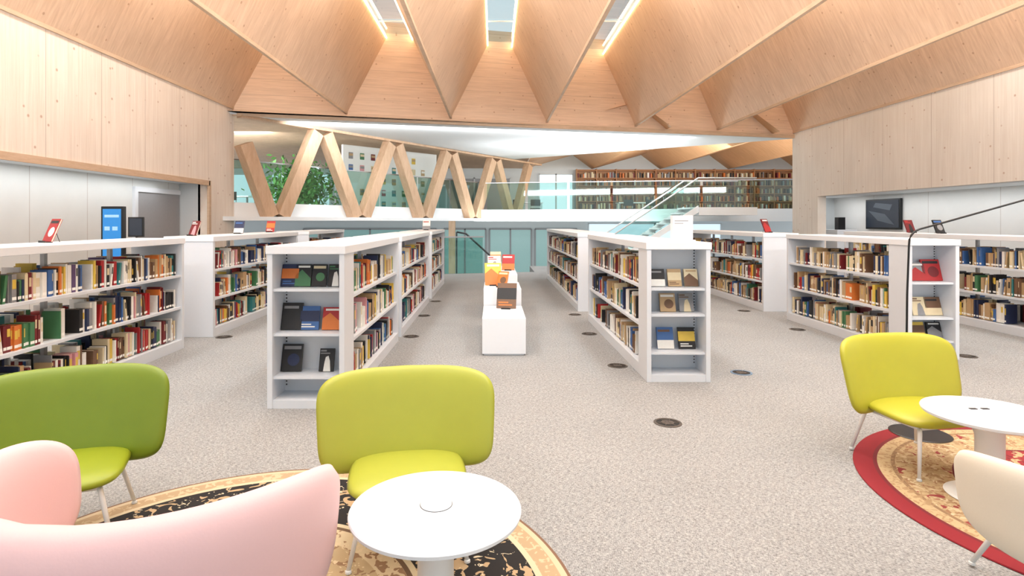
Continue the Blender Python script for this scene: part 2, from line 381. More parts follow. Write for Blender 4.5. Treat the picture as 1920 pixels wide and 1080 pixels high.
# glass balustrade at the carpet's end
r = thing('glass_balustrade', 'glass balustrade at the far end of the carpet, beyond the central aisle', 'glass screen', (-2.6, 17.6, 0))
A = Vector((-6.3, 16.65)); B = Vector((1.2, 18.5))
for i in range(4):
    a = A+(B-A)*(i/5+.004); b = A+(B-A)*((i+1)/5-.004)
    g = G(); g.slabline(tuple(a), tuple(b), .015, 0, 1.1); g.build('glass_panel', M['teal_glass'], r)
g = G(); g.slabline(tuple(A), tuple(A+(B-A)*.8), .05, 1.1, 1.14); g.build('handrail', M['steel'], r)
r = thing('stair_rail', 'dark slanting handrail descending beyond the end of the central aisle', 'handrail', (-.9, 19.2, 0))
g = G(); g.tube([(-1.2,19.2,1.25),(-.9,19.2,1.2),(.2,19.2,.2),(.2,19.2,-.1)], .03); g.build('rail', M['charcoal'], r)
g = G(); g.tube([(-1.2,19.2,1.25),(-1.2,19.2,-3.5)], .025); g.build('post', M['charcoal'], r)
g = G(); g.tube([(.2,19.2,.2),(.2,19.2,-3.5)], .025); g.build('post', M['charcoal'], r)
# stairs
st = thing('staircase', 'white staircase with glass sides rising right to the mezzanine', 'staircase', (5.2, 19.9, 0))
g = G(); X0s, X1s = 3.75, 6.7; ns = 12
for i in range(ns):
    xa = X0s+(X1s-X0s)*i/ns; xb = X0s+(X1s-X0s)*(i+1)/ns; z = 2.06*(i+1)/ns; g.box(xa, xb+.03, 19.22, 20.58, z-.05, z)
g.build('steps', M['plaster'], st)
for y in (19.15, 20.6):
    g = G(); g.add([(X0s,y,.0),(X1s,y,1.9),(X1s,y,2.12),(X0s,y,.2),(X0s,y+.06,.0),(X1s,y+.06,1.9),(X1s,y+.06,2.12),(X0s,y+.06,.2)], [(0,1,2,3),(4,7,6,5),(0,4,5,1),(1,5,6,2),(2,6,7,3),(3,7,4,0)])
    g.build('stringer', M['plaster'], st)
    g = G(); g.quad((X0s,y+.03,.2),(X1s,y+.03,2.12),(X1s,y+.03,3.0),(X0s,y+.03,1.02)); gs = g.build('glass_side', M['teal_glass'], st)
    g = G(); g.tube([(X0s,y+.03,1.04),(X1s,y+.03,3.02),(8.6,y+.03,3.02)], .025); g.build('handrail', M['legwhite'], gs)
bx('landing', M['plaster'], X1s, 8.6, 19.1, 21.4, 1.8, 2.06, st)
# mezzanine bookcase with books
bc = thing('tall_bookcase', 'long brown wooden bookcase full of books on the mezzanine, far right', 'bookcase', (10, 30.3, 1.72))
g = G(); g.box(4.3, 16.5, 30.5, 30.6, 1.72, 4.3); g.build('back_panel', M['brown_wood'], bc)
for i in range(7):
    z = 1.8+i*.4; bx('shelf', M['brown_wood'], 4.3, 16.5, 30.2, 30.5, z, z+.04, bc)
for i in range(13):
    x = 4.3+i*1.0166; bx('upright', M['brown_wood'], x-.025, x+.025, 30.18, 30.5, 1.72, 4.3, bc)
g = G()
for i in range(6):
    x = 4.36; z = 1.84+i*.4
    while x < 16.3:
        t = random.uniform(.04, .1); h = random.uniform(.2, .3)
        if random.random() < .7: g.box(x, x+t-.006, 30.24, 30.42, z, z+h, random.choice([0,1,12,12,12,13,13,13,10,4,3,11,12]))
        x += t
tag(g.build('shelved_books', BM, origin=(10, 30.3, 1.84)), 'tightly packed tiny books filling the brown bookcase up on the mezzanine', 'books', kind='stuff')
# magazine display wall behind the struts
A = Vector((-5.2, 20.2)); B = Vector((-2.3, 23.4)); dd = (B-A).normalized(); nn = Vector((dd.y, -dd.x))
g = G(); g.slabline(tuple(A), tuple(B), .1, 1.72, 4.25); tag(g.build('display_wall', M['displaywall'], origin=(A.x, A.y, 1.72)), 'white display wall of face-out magazines behind the timber struts', 'display wall')
rown = ['lowest', 'second lowest', 'middle', 'second highest', 'top']
for i in range(5):
    for j in range(8):
        c = random.choice([0,0,1,2,3,4,5,8,7,11,13,14,6,2]); p = A+dd*(.3+j*.47)+nn*.066; z = 2.1+i*.42
        if random.random() < .15: continue
        g = G(); a = p-dd*.08; b = p+dd*.08; g.slabline(tuple(a), tuple(b), .03, z, z+.22)
        g.slabline(tuple(a+nn*.016), tuple(b+nn*.016), .004, z+.1, z+.18, 1)
        tag(g.build('magazine', [BM[c], BM[random.choice([0,1,11,13])]], origin=(p.x, p.y, z)), '%s magazine on the %s row of the mezzanine display wall, %s from left' % (COLS[c][0], rown[i], ordn[j].replace('nearest', 'first')), 'magazine', 'magazines on the mezzanine display wall')
# indoor plant
pl = thing('indoor_tree', 'bushy green indoor tree on the mezzanine, between the first timber struts', 'plant', (-7.2, 21.6, 1.72))
g = G(); g.lathe([(.22,1.72),(.3,1.75),(.34,2.15),(.3,2.15),(.28,2.1)], -7.2, 21.6, 20); g.build('pot', M['white'], pl)
g = G(); g.tube([(-7.2,21.6,2.1),(-7.15,21.6,2.6),(-7.22,21.6,3.2)], [.05,.04,.02]); g.build('trunk', M['bark'], pl)
g = G()
for i in range(1900):
    p = Vector((random.gauss(0,.6), random.gauss(0,.35), random.gauss(0,.45)))+Vector((-7.2,21.6,2.8))
    a = Vector((random.gauss(0,1),random.gauss(0,1),random.gauss(0,1))).normalized()*.12; b = a.cross(Vector((random.random(),random.random(),1))).normalized()*.06
    if p.z > 4.1 or p.z < 1.9: continue
    g.quad(p-a, p+b, p+a, p-b)
g.build('foliage', M['leaf'], pl)
for i, (x, y) in enumerate(((-9.2, 20.5), (1.5, 27.5), (6.6, 27.5))):
    t = thing('reading_table', ['white reading table on the mezzanine behind the leftmost strut', 'white reading table on the mezzanine near the bright window', 'white reading table in front of the mezzanine bookcase'][i], 'table', (x, y, 1.72))
    bx('tabletop', M['white'], x-.8, x+.8, y-.4, y+.4, 2.44, 2.48, t)
    for a in (-1, 1):
        for b in (-1, 1): bx('leg', M['steel'], x+a*.74-.025, x+a*.74+.025, y+b*.34-.025, y+b*.34+.025, 1.72, 2.44, t)
for i, (x, y, lab) in enumerate(((-9.9,19.6,'black chair at the left end of the mezzanine table behind the leftmost strut'), (-8.7,19.6,'black chair at the right end of the mezzanine table behind the leftmost strut'),
        (1.1,26.7,'black chair left at the mezzanine table by the bright window'), (1.9,26.7,'black chair right at the mezzanine table by the bright window'),
        (6.1,26.7,'black chair left at the table before the mezzanine bookcase'), (7.1,26.7,'black chair right at the table before the mezzanine bookcase'))):
    t = thing('reading_chair', lab, 'chair', (x, y, 1.72), 0, 'black chairs on the mezzanine')
    bx('seat', M['black'], x-.22, x+.22, y-.22, y+.22, 2.15, 2.19, t, bevel=.01); bx('backrest', M['black'], x-.22, x+.22, y-.24, y-.21, 2.3, 2.58, t, bevel=.01)
    for a in (-1, 1):
        for b in (-1, 1):
            g = G(); g.tube([(x+a*.19, y+b*.2, 2.58 if b < 0 else 2.16), (x+a*.2, y+b*.21, 1.72)], .014, 8); g.build('leg', M['steel'], t)

# ------------------------------------------------------------------ bookcases
BOOKS = []
ROWZ = [(.13, 'bottom'), (.53, 'middle'), (.93, 'top')]
TOPZ = 1.39
def row(y0, y1, z, xs, sx, pal, unit, rowname, fill=.9, ind=True, hmax=.29):
    y = y0+.02; prev = None; out = []
    while y < y1-.06:
        if random.random() > fill:
            gap = random.uniform(.04, .2); y += gap; continue
        base = random.choice(pal); n = random.choice([1,1,1,2,2,3,4]); h0 = random.uniform(.18, .28)
        for q in range(n):
            t = random.choice([.016,.02,.024,.028,.034,.042,.05])
            if y+t > y1-.03: break
            h = min(hmax, h0+random.uniform(-.012,.012))
            if q: h = h0
            d = dict(y0=y, y1=y+t-.0015, z=z, h=h, xs=xs-sx*random.uniform(.0,.03), sx=sx, c=base if random.random()<.7 else random.choice(pal), unit=unit, row=rowname, ind=ind, sh=0.0)
            out.append(d); y += t
        if random.random() < .08:
            k = random.choice((-.14, .14)); 
            t = .026
            if y+.09 < y1-.03:
                out.append(dict(y0=y+(.045 if k<0 else .004), y1=y+(.045 if k<0 else .004)+t, z=z, h=.23, xs=xs-sx*.01, sx=sx, c=random.choice(pal), unit=unit, row=rowname, ind=ind, sh=k)); y += .08
    for i, d in enumerate(out):
        d['prev'] = out[i-1]['c'] if i else None; d['next'] = out[i+1]['c'] if i+1 < len(out) else None
    BOOKS.extend(out)

def bookcase(label, x0, x1, y0, y1, side, pal, unit, end=None, both=True, ind=True):
    t = thing('bookcase', label, 'bookcase', ((x0+x1)/2, (y0+y1)/2, 0))
    W = M['shelfwhite']
    yb = y0+(.34 if end else .06)
    bx('top_panel', M['white'], x0-.01, x1+.01, y0-.01, y1+.01, TOPZ-.07, TOPZ, t, bevel=.004)
    bx('plinth', W, x0+.0, x1-.0, yb, y1-.05, .0, .12, t, bevel=.003)
    bx('end_panel', W, x0, x1, y1-.05, y1, 0, TOPZ-.07, t, bevel=.003)
    if not end: bx('end_panel', W, x0, x1, y0, y0+.06, 0, TOPZ-.07, t, bevel=.003)
    else:
        bx('side_panel', W, x0, x0+.045, y0, yb, 0, TOPZ-.07, t, bevel=.003); bx('side_panel', W, x1-.045, x1, y0, yb, 0, TOPZ-.07, t, bevel=.003)
        bp = bx('back_panel', W, x0+.045, x1-.045, yb-.03, yb, 0, TOPZ-.07, t)
        bx('plinth', W, x0+.045, x1-.045, y0+.01, yb-.03, 0, .07, t)
        for z in end: bx('display_shelf', W, x0+.045, x1-.045, y0+.03, yb-.03, z-.022, z, t)
        for xx in (x0+.06, x1-.06):
            g = G()
            for i in range(40): g.box(xx-.006, xx+.006, yb-.034, yb-.0305, .12+i*.03, .132+i*.03)
            g.build('slotted_rail', M['charcoal'], bp)
    for z, _ in ROWZ[1:]:
        bx('shelf', W, x0+.015, x1-.015, yb, y1-.05, z-.03, z, t, bevel=.002)
    nu = max(1, round((y1-yb)/1.0))
    for i in range(1, nu):
        y = yb+(y1-yb)*i/nu; xm = (x0+x1)/2; bx('upright', M['steel'], xm-.02, xm+.02, y-.02, y+.02, .12, TOPZ-.07, t)
    xf = x1 if side > 0 else x0; xo = x0 if side > 0 else x1
    for z, rn in ROWZ:
        row(yb+.01, y1-.06, z, xf-side*.045, side, pal, unit, rn, ind=ind)
        if both: row(yb+.01, y1-.06, z, xo+side*.045, -side, pal, unit, rn, ind=False, hmax=.25)
    return t
bookcase('long white bookcase at the far left, nearest of its row', -4.54, -3.9, 4.5, 7.4, 1, PAL_L, 'far left bookcase')
bookcase('white bookcase with a plain end panel, second in the far left row', -4.54, -3.87, 8.1, 11.6, 1, PAL_L, 'second left-row bookcase')
bookcase('farthest white bookcase of the far left row', -4.54, -3.87, 12.3, 15.2, 1, PAL_L, 'third left-row bookcase', ind=False)
bookcase('white bookcase left of the central aisle with magazines in its end shelves', -1.93, -1.27, 5.0, 7.85, 1, PAL_L, 'bookcase left of the aisle', end=(1.02, .636, .268))
bookcase('second white bookcase along the left side of the central aisle', -1.93, -1.27, 8.1, 11.6, 1, PAL_L, 'second bookcase left of the aisle')
bookcase('farthest white bookcase along the left side of the central aisle', -1.93, -1.27, 12.1, 15.2, 1, PAL_L, 'third bookcase left of aisle', ind=False)
bookcase('white bookcase right of the central aisle with books in its end shelves', 1.526, 2.16, 5.83, 9.43, -1, PAL_R, 'bookcase right of the aisle', end=(.93, .67, .29))
bookcase('farther long white bookcase along the right side of the central aisle', 1.5, 2.14, 10.4, 16.4, -1, PAL_R, 'second bookcase right of the aisle', ind=False)
bookcase('white bookcase beside the arched lamp with displayed books in its end', 4.79, 5.38, 6.77, 9.58, -1, PAL_R, 'bookcase beside the arched lamp', end=(.89, .48, .21))
bookcase('white bookcase behind the one beside the arched lamp', 4.79, 5.4, 10.4, 14.6, -1, PAL_R, 'bookcase behind the lamp bookcase')
bookcase('white bookcase at the far right edge of the room', 7.3, 7.94, 6.2, 12.2, -1, PAL_R, 'far right bookcase')
for b in BOOKS:
    y = (b['y0']+b['y1'])/2; px = CX+b['xs']/y*F
    vis = b['ind'] and 0 <= px <= 1920
    u = b['unit']
    if u == 'second left-row bookcase' and not (408 <= px <= 500): vis = False
    if u == 'bookcase behind the lamp bookcase' and px < 1333: vis = False
    if u == 'far right bookcase' and px < 1803: vis = False
    b['score'] = (b['y1']-b['y0'])*b['h']*abs(b['xs'])/y**3 if vis else -1
BOOKS.sort(key=lambda b: -b['score'])
def book_geo(g, b, full, ci, pi, li):
    xs, sx = b['xs'], b['sx']; dp = .16; xb = xs-sx*dp
    y0, y1, z, h, sh = b['y0'], b['y1'], b['z'], b['h'], b['sh']
    def B(xa, xc, ya, yc, za, zc, mi):
        o = sh*(za-z); g.box(min(xa,xc), max(xa,xc), ya+o, yc+o, za, zc, mi, sh)
    if full:
        t = min(.003, (y1-y0)*.2)
        B(xs-sx*t, xb, y0, y0+t, z, z+h, ci); B(xs-sx*t, xb, y1-t, y1, z, z+h, ci); B(xs, xs-sx*t, y0, y1, z, z+h, ci)
        B(xs-sx*t, xb+sx*.004, y0+t, y1-t, z+.003, z+h-.005, pi)
    else: B(xs, xb, y0, y1, z, z+h, ci)
    e = .001
    if (b['y1']-b['y0']) > .018:
        B(xs+sx*e, xs-sx*.001, y0+.002, y1-.002, z+.02, z+.045, li)
        if int(b['y0']*1000) % 3 == 0: 
            q = (int(b['y0']*997) % 5)*.03
            B(xs+sx*e, xs-sx*.001, y0+.005, y1-.005, z+h*(.45+q), z+h*(.8+q*.5), li+1+(int(b['y0']*997) % 3))
accent = [BM[CI['cream']], BM[CI['yellow']], BM[CI['black']]]
for b in BOOKS[:300]:
    g = G(); book_geo(g, b, True, 0, 1, 2)
    o = g.build('book', [BM[b['c']], M['pages'], M['spine_label']]+accent, origin=(b['xs']-b['sx']*.08, (b['y0']+b['y1'])/2, b['z']))
    t = b['y1']-b['y0']; sz = ('slim' if t < .02 else 'thick' if t > .035 else 'short' if b['h'] < .215 else 'tall' if b['h'] > .25 else 'medium')
    nb = [COLS[q][0] for q in (b['prev'], b['next']) if q is not None]
    between = ('between %s and %s' % (nb[0], nb[1])) if len(nb) == 2 and nb[0] != nb[1] else ('next to %s' % nb[0] if len(nb) == 1 else 'between two %s ones' % nb[0])
    tag(o, '%s %s book %s, %s shelf, %s' % (sz, COLS[b['c']][0], between, b['row'], b['unit']), 'book', 'books on the %s shelf of the %s' % (b['row'], b['unit']))
g = G()
for b in BOOKS[300:]: book_geo(g, b, False, b['c'], 16, 16)
tag(g.build('shelved_books', BM+[M['spine_label']]+accent), 'all the farther rows of small books filling the white bookcases', 'books', kind='stuff')

# ------------------------------------------------------------------ face-out books
SQ = [0]
def facebook(name, label, x, y, z, w, h, lean, rz, cov, c2, c3, group, t=.018, style=0):
    g = G()
    g.box(-w/2, w/2, -t, -t+.003, 0, h, 0); g.box(-w/2, w/2, -.003, 0, 0, h, 0); g.box(-w/2, -w/2+.003, -t, 0, 0, h, 0)
    g.box(-w/2+.003, w/2-.003, -t+.003, -.003, .003, h-.004, 3)
    e = -t-.0008; SQ[0] += 1; style = SQ[0] % 5
    if style == 0:
        g.box(-w*.42, w*.3, e, -t, h*.78, h*.88, 1); g.box(-w*.5, w*.5, e, -t, 0, h*.4, 2)
    elif style == 1:
        g.box(-w*.5, w*.5, e, -t, h*.35, h*.8, 1); g.box(-w*.4, w*.1, e, -t, h*.2, h*.25, 2); g.box(-w*.4, w*.3, e, -t, h*.1, h*.15, 2)
    elif style == 2:
        g.add([(-w*.5,e,0),(w*.5,e,0),(w*.5,e,h*.35),(-w*.1,e,h*.75),(-w*.5,e,h*.5)], [(0,1,2,3,4)], 1); g.box(-w*.35, w*.4, e, -t, h*.84, h*.93, 2)
    elif style == 3:
        n = 20; g.add([(w*.08+w*.3*math.cos(2*PI*k/n), e, h*.42+w*.3*math.sin(2*PI*k/n)) for k in range(n)], [tuple(range(n))], 1); g.box(-w*.42, w*.42, e, -t, h*.8, h*.92, 2)
    else:
        g.add([(-w*.2,e,0),(w*.3,e,0),(w*.22,e,h*.45),(w*.1,e,h*.68),(-w*.08,e,h*.62),(-w*.14,e,h*.4)], [(0,1,2,3,4,5)], 1); g.box(-w*.45, -w*.05, e, -t, h*.86, h*.93, 2); g.box(-w*.45, w*.2, e, -t, h*.76, h*.81, 2)
    o = g.build(name, [BM[CI[cov]], BM[CI[c2]], BM[CI[c3]], M['pages']])
    o.location = (x, y, z+.001); o.rotation_euler = (-lean, 0, rz)
    return tag(o, label, 'book' if name != 'magazine' else 'magazine', group)
def easel(x, y, z, rz, label):
    g = G()
    g.box(-.06, .06, -.06, .01, 0, .004); g.box(-.06, .06, -.06, -.056, 0, .02)
    for s in (-.05, .05): g.tube([(s, .0, .004), (s, .055, .14)], .003, 6)
    g.tube([(0, .055, .14), (0, .1, .003)], .003, 6); g.tube([(-.05, .055, .14), (.05, .055, .14)], .003, 6)
    o = g.build('book_easel', M['black']); o.location = (x, y, z); o.rotation_euler = (0,0,rz); return tag(o, label, 'book stand')
yA = 5.2
def xp(px, s): return (px-CX)/s
gA = 'magazines in the end shelves left of the aisle'
for px, z, w, h, cs, lab, st_ in [
    (534,1.02,.15,.2,('navy','orange','blue'),'dark magazine, leftmost on the top end shelf of the left aisle bookcase',3),
    (568,1.02,.14,.2,('black','green','white'),'black and green magazine, second on the top end shelf, left aisle bookcase',3),
    (598,1.02,.13,.2,('black','green','cream'),'dark green magazine, third on the top end shelf, left aisle bookcase',0),
    (628,1.02,.12,.2,('black','white','green'),'black magazine with white band, rightmost on top end shelf, left aisle bookcase',0),
    (537,.636,.18,.24,('black','grey','black'),'large black magazine, leftmost on the middle end shelf of left aisle bookcase',0),
    (580,.636,.17,.21,('blue','navy','white'),'bright blue book, centre of the middle end shelf of left aisle bookcase',3),
    (621,.636,.16,.2,('red','orange','white'),'red book, rightmost on the middle end shelf of left aisle bookcase',3),
    (541,.268,.18,.24,('black','navy','grey'),'dark magazine, leftmost on the lowest end shelf of left aisle bookcase',3),
    (612,.268,.13,.2,('black','white','grey'),'black and white book, right on the lowest end shelf of left aisle bookcase',1)]:
    s = F/(yA); facebook('magazine', lab, max(-1.93+.05+w/2, min(-1.27-.05-w/2, xp(px, s))), yA, z, w, h, .3, 0, *cs, gA, style=st_)
gB = 'books in the end shelves right of the aisle'
yB = 6.02
for px, z, w, h, cs, lab, st_ in [
    (1233,.93,.15,.18,('black','grey','white'),'black book, leftmost on the top end shelf of the right aisle bookcase',3),
    (1265,.93,.14,.18,('tan','cream','brown'),'tan book, middle of the top end shelf of the right aisle bookcase',0),
    (1296,.93,.14,.18,('cream','brown','tan'),'cream book, rightmost on the top end shelf of the right aisle bookcase',3),
    (1252,.67,.16,.19,('tan','brown','white'),'brownish book, left on the second end shelf of right aisle bookcase',3),
    (1287,.67,.15,.19,('grey','cream','brown'),'grey and cream book, right on the second end shelf of right aisle bookcase',0),
    (1248,.29,.17,.22,('blue','brown','white'),'blue topped book, left on the third end shelf of right aisle bookcase',1),
    (1288,.29,.17,.22,('black','yellow','white'),'dark book with yellow, right on the third end shelf of right aisle bookcase',3)]:
    facebook('display_book', lab, max(1.526+.05+w/2, xp(px, F/yB)), yB, z, w, h, .3, 0, *cs, gB, style=st_)
gC = 'books in the end shelves beside the arched lamp'
yC = 6.97
for px, z, w, h, cs, lab, st_ in [
    (1722,.89,.18,.22,('grey','red','white'),'grey and red book, left on the top end shelf beside the arched lamp',0),
    (1757,.89,.22,.26,('red','dark red','black'),'bright red book, right on the top end shelf beside the arched lamp',3),
    (1725,.48,.18,.22,('cream','grey','brown'),'cream book, left on the middle end shelf beside the arched lamp',3),
    (1758,.48,.19,.22,('brown','black','cream'),'dark brown book, right on the middle end shelf beside the arched lamp',3),
    (1722,.21,.16,.19,('yellow','brown','red'),'yellow and red book, left on the lowest end shelf beside the arched lamp',3),
    (1759,.21,.17,.19,('black','grey','white'),'black book, right on the lowest end shelf beside the arched lamp',0)]:
    facebook('display_book', lab, min(5.38-.05-w/2, max(4.79+.05+w/2, xp(px, F/yC))), yC, z, w, h, .3, 0, *cs, gC, style=st_)
gT = 'books propped up on the bookcase tops'
for x, y, w, h, cs, lab, st_, rz, el in [
    (-4.4,5.8,.17,.24,('red','white','black'),'red book propped on top of the far left bookcase',3,-.5,'red book on the far left bookcase'),
    (-4.35,8.5,.16,.22,('dark red','pink','white'),'dark red book propped on top of the second left-row bookcase, near end',3,-.4,'dark red book on second left-row bookcase'),
    (-4.3,9.9,.16,.22,('navy','blue','white'),'navy book propped on top of the second left-row bookcase, middle',3,0,'navy book on second left-row bookcase'),
    (-4.3,11.3,.16,.22,('red','orange','white'),'small red book propped at the far end of second left-row bookcase top',3,0,'small red book on second left-row bookcase'),
    (5.1,10.9,.2,.26,('dark red','red','white'),'dark red book propped on the bookcase behind the lamp bookcase',3,.6,'dark red book behind the lamp bookcase'),
    (7.62,10.0,.18,.24,('black','grey','blue'),'black book propped on the far right bookcase, right of the red one',3,.2,'black book on the far right bookcase'),
    (7.62,10.7,.18,.24,('dark red','black','red'),'dark red book propped on the far right bookcase, left of the black one',3,.2,'dark red book on the far right bookcase'),
    (-1.6,14.0,.18,.24,('white','red','grey'),'white book propped on the farthest bookcase left of the aisle',3,0,'white book left of the aisle')]:
    facebook('display_book', lab, x, y, TOPZ+.004, w, h, .38, rz, *cs, gT, style=st_)
    easel(x, y, TOPZ, rz, 'black wire easel under the '+el)
sg = thing('sign_box', 'blank white sign box standing on the right aisle bookcase', 'sign', (1.95, 6.05, TOPZ))
sb = bx('body', M['white'], 1.84, 2.05, 6.02, 6.1, TOPZ+.02, TOPZ+.27, sg, bevel=.004); bx('base', M['white'], 1.83, 2.07, 6.0, 6.16, TOPZ, TOPZ+.02, sg)
g = G(); g.box(1.86, 2.0, 6.018, 6.02, TOPZ+.21, TOPZ+.22); g.box(1.86, 1.95, 6.018, 6.02, TOPZ+.185, TOPZ+.193); g.build('printed_line', M['darkgrey'], sb)

# ------------------------------------------------------------------ display plinths in the aisle
def plinth(x0, x1, y0, y1, h, label):
    g = G(); g.box(x0, x1, y0, y1, .02, h); g.box(x0+.02, x1-.02, y0+.02, y1-.02, 0, .02)
    return tag(g.build('display_plinth', M['white'], origin=((x0+x1)/2, (y0+y1)/2, 0), bevel=.004), label, 'plinth', 'white display plinths in the aisle')
plinth(-.133, .387, 6.98, 8.02, .445, 'low white display plinth nearest the camera in the central aisle')
plinth(-.135, .385, 8.06, 9.0, .67, 'middle white display plinth behind the lowest one in the aisle')
plinth(-.13, .39, 9.5, 11.3, .74, 'farthest white display plinth in the central aisle')
gP = 'books on the aisle plinths'
for x, y, z, w, h, cs, lab, st_, rz, ea in [
    (.17,7.75,.445,.26,.34,('brown','black','orange'),'large dark brown book standing on the nearest aisle plinth',3,-.15,1),
    (.0,8.5,.67,.24,.33,('yellow','orange','white'),'large yellow book, left on the middle aisle plinth',3,.1,1),
    (.12,8.3,.67,.16,.22,('orange','brown','cream'),'small orange book, front right on the middle aisle plinth',3,-.5,1),
    (.02,9.9,.74,.22,.28,('white','grey','red'),'white book, left on the farthest aisle plinth',0,.1,1),
    (.26,10.3,.74,.22,.28,('red','white','orange'),'red and white book, right on the farthest aisle plinth',3,-.1,1),
    (.05,10.9,.74,.2,.3,('cream','orange','red'),'cream book at the back of the farthest aisle plinth',3,.1,1)]:
    facebook('display_book', lab, x, y, z+.004, w, h, .36, rz, *cs, gP, style=st_)
    easel(x, y, z, rz, 'small black easel under the '+lab.replace(' standing', ''))

# ------------------------------------------------------------------ floor vents
for i, (px, py, lab) in enumerate([(1252,793,'nearest round floor vent, right of the lime chair'), (1158,686,'round floor vent beside the right aisle bookcase'), (1105,626,'round floor vent halfway along the right aisle bookcase'),
    (1390,699,'bluish round floor outlet right of the right aisle bookcase'), (1495,618,'round floor vent in front of the lamp bookcase'), (1078,590,'round floor vent near the far end of right aisle bookcase'),
    (771,631,'round floor vent beside the left aisle bookcase'), (795,592,'round floor vent beside the second left aisle bookcase'), (817,565,'farthest round floor vent on the left side of the aisle'),
    (420,632,'round floor vent by the second left-row bookcase'), (1812,668,'round floor vent near the lower right end bookcase corner'), (1395,583,'round floor vent beside the bookcase behind the lamp bookcase')]):
    s = (py-HY)/H; x = (px-CX)/s; y = F/s; r = .11
    v = thing('floor_vent', lab, 'floor vent', (x, y, 0), 0, 'round floor vents')
    g = G(); g.lathe([(r*.8,0),(r,0),(r,.004),(r*.82,.006),(r*.8,.002)], x, y, 32); g.build('rim', M['ventblue' if i == 3 else 'vent'], v)
    g = G(); g.lathe([(r*.8,0),(r*.8,.003)], x, y, 24, 0)
    for q in range(6):
        a = q*PI/3; g.tube([(x+.02*math.cos(a), y+.02*math.sin(a), .004), (x+r*.75*math.cos(a), y+r*.75*math.sin(a), .004)], .004, 5, 1)
    g.lathe([(.045,.003),(.05,.006),(.04,.006)], x, y, 20, 1)
    g.build('grille', [M['ventdark'], M['vent']], v)

# ------------------------------------------------------------------ rugs
def rug(x, y, r, m, label):
    g = G(); g.lathe([(r-.004,0),(r,.004),(r-.003,.009)], x, y, 96)
    return tag(g.build('round_rug', m, origin=(x, y, 0)), label, 'rug')
rug(-1.05, 2.35, 1.43, rugmat('black_floral_rug', [(0,(170,148,114)), (.60,(192,174,142)), (.72,(100,78,58)), (.74,(196,182,152)), (.77,(28,25,25)), (1.27,(200,184,154)), (1.30,(172,148,116)), (1.38,(196,178,148)), (1.41,(120,90,70))],
    [(.77,1.27,13,.585,(176,150,116)), (.77,1.27,24,.665,(204,190,162)), (0,.72,15,.57,(136,106,78)), (0,.72,24,.6,(198,178,146)), (1.30,1.38,22,.56,(194,174,142))]), 'round oriental rug with black floral band under the pink and lime chairs')
rug(3.58, 3.28, 1.34, rugmat('red_floral_rug', [(0,(140,38,44)), (.78,(100,28,36)), (.80,(184,160,122)), (1.10,(140,110,80)), (1.12,(186,162,124)), (1.2,(112,34,40)), (1.22,(134,28,38))],
    [(0,.78,10,.55,(182,156,118)), (0,.78,22,.62,(104,28,36)), (.80,1.1,15,.58,(150,112,80)), (.80,1.2,30,.56,(164,134,98)), (.80,1.1,20,.6,(202,182,148)), (.80,1.1,9,.66,(140,56,54))]), 'round oriental rug with red border under the right-hand table')
g = G(); g.lathe([(.19,.009),(.2,.012),(.19,.016)], 3.2, 4.4, 40)
tag(g.build('floor_disc', M['black'], origin=(3.2, 4.4, .009)), 'black round disc on the red-bordered rug behind the right lime chair', 'floor disc')

# ------------------------------------------------------------------ chairs
def squish(pos, nr, na, rp):
    vs = []; idx = {}
    for side in (0, 1):
        for i in range(nr+1):
            r = (i/nr)**rp
            for k in range(na):
                if i == 0 and k > 0: idx[(side,i,k)] = idx[(side,0,0)]; continue
                if i == nr and side == 1: idx[(1,nr,k)] = idx[(0,nr,k)]; continue
                idx[(side,i,k)] = len(vs); vs.append(pos(side, r, 2*PI*k/na))
    fs = []
    for side in (0, 1):
        for i in range(nr):
            for k in range(na):
                q = [idx[(side,i,k)], idx[(side,i,(k+1)%na)], idx[(side,i+1,(k+1)%na)], idx[(side,i+1,k)]]
                u = []
                for w in q:
                    if w not in u: u.append(w)
                if len(u) > 2: fs.append(tuple(u))
    g = G(); g.add(vs, fs, 0, True); return g
def cushion(W, Hh, Tt, R, zc, yc, rec, p=4.0, nr=18, na=80, edge=6, flare=0.0, dip=0.0, rp=.6):
    """rounded padded shell bent round a vertical axis; front looks to -Y"""
    def pos(side, r, t):
        c, s_ = math.cos(t), math.sin(t)
        a = r*math.copysign(abs(c)**(2/p), c); b = r*math.copysign(abs(s_)**(2/p), s_)
        off = Tt/2*math.sqrt(max(0, 1-r**edge))*(1 if side else -1)
        x = W/2*a; z = Hh/2*b+dip*(a*a-.3)*(b+1)/2; ph = x/R; rr = R+off+rec*z
        return (rr*math.sin(ph), yc-R+rr*math.cos(ph)+flare*z, zc+z)
    return squish(pos, nr, na, rp)
def pad(W, D, Tt, zc, yc, p=3.6, tilt=0.0):
    def pos(side, r, t):
        c, s_ = math.cos(t), math.sin(t)
        x = W/2*r*math.copysign(abs(c)**(2/p), c); y = D/2*r*math.copysign(abs(s_)**(2/p), s_)
        return (x, yc+y, zc+Tt/2*math.sqrt(max(0,1-r**5))*(1 if side else -1)-tilt*y)
    return squish(pos, 12, 56, .6)
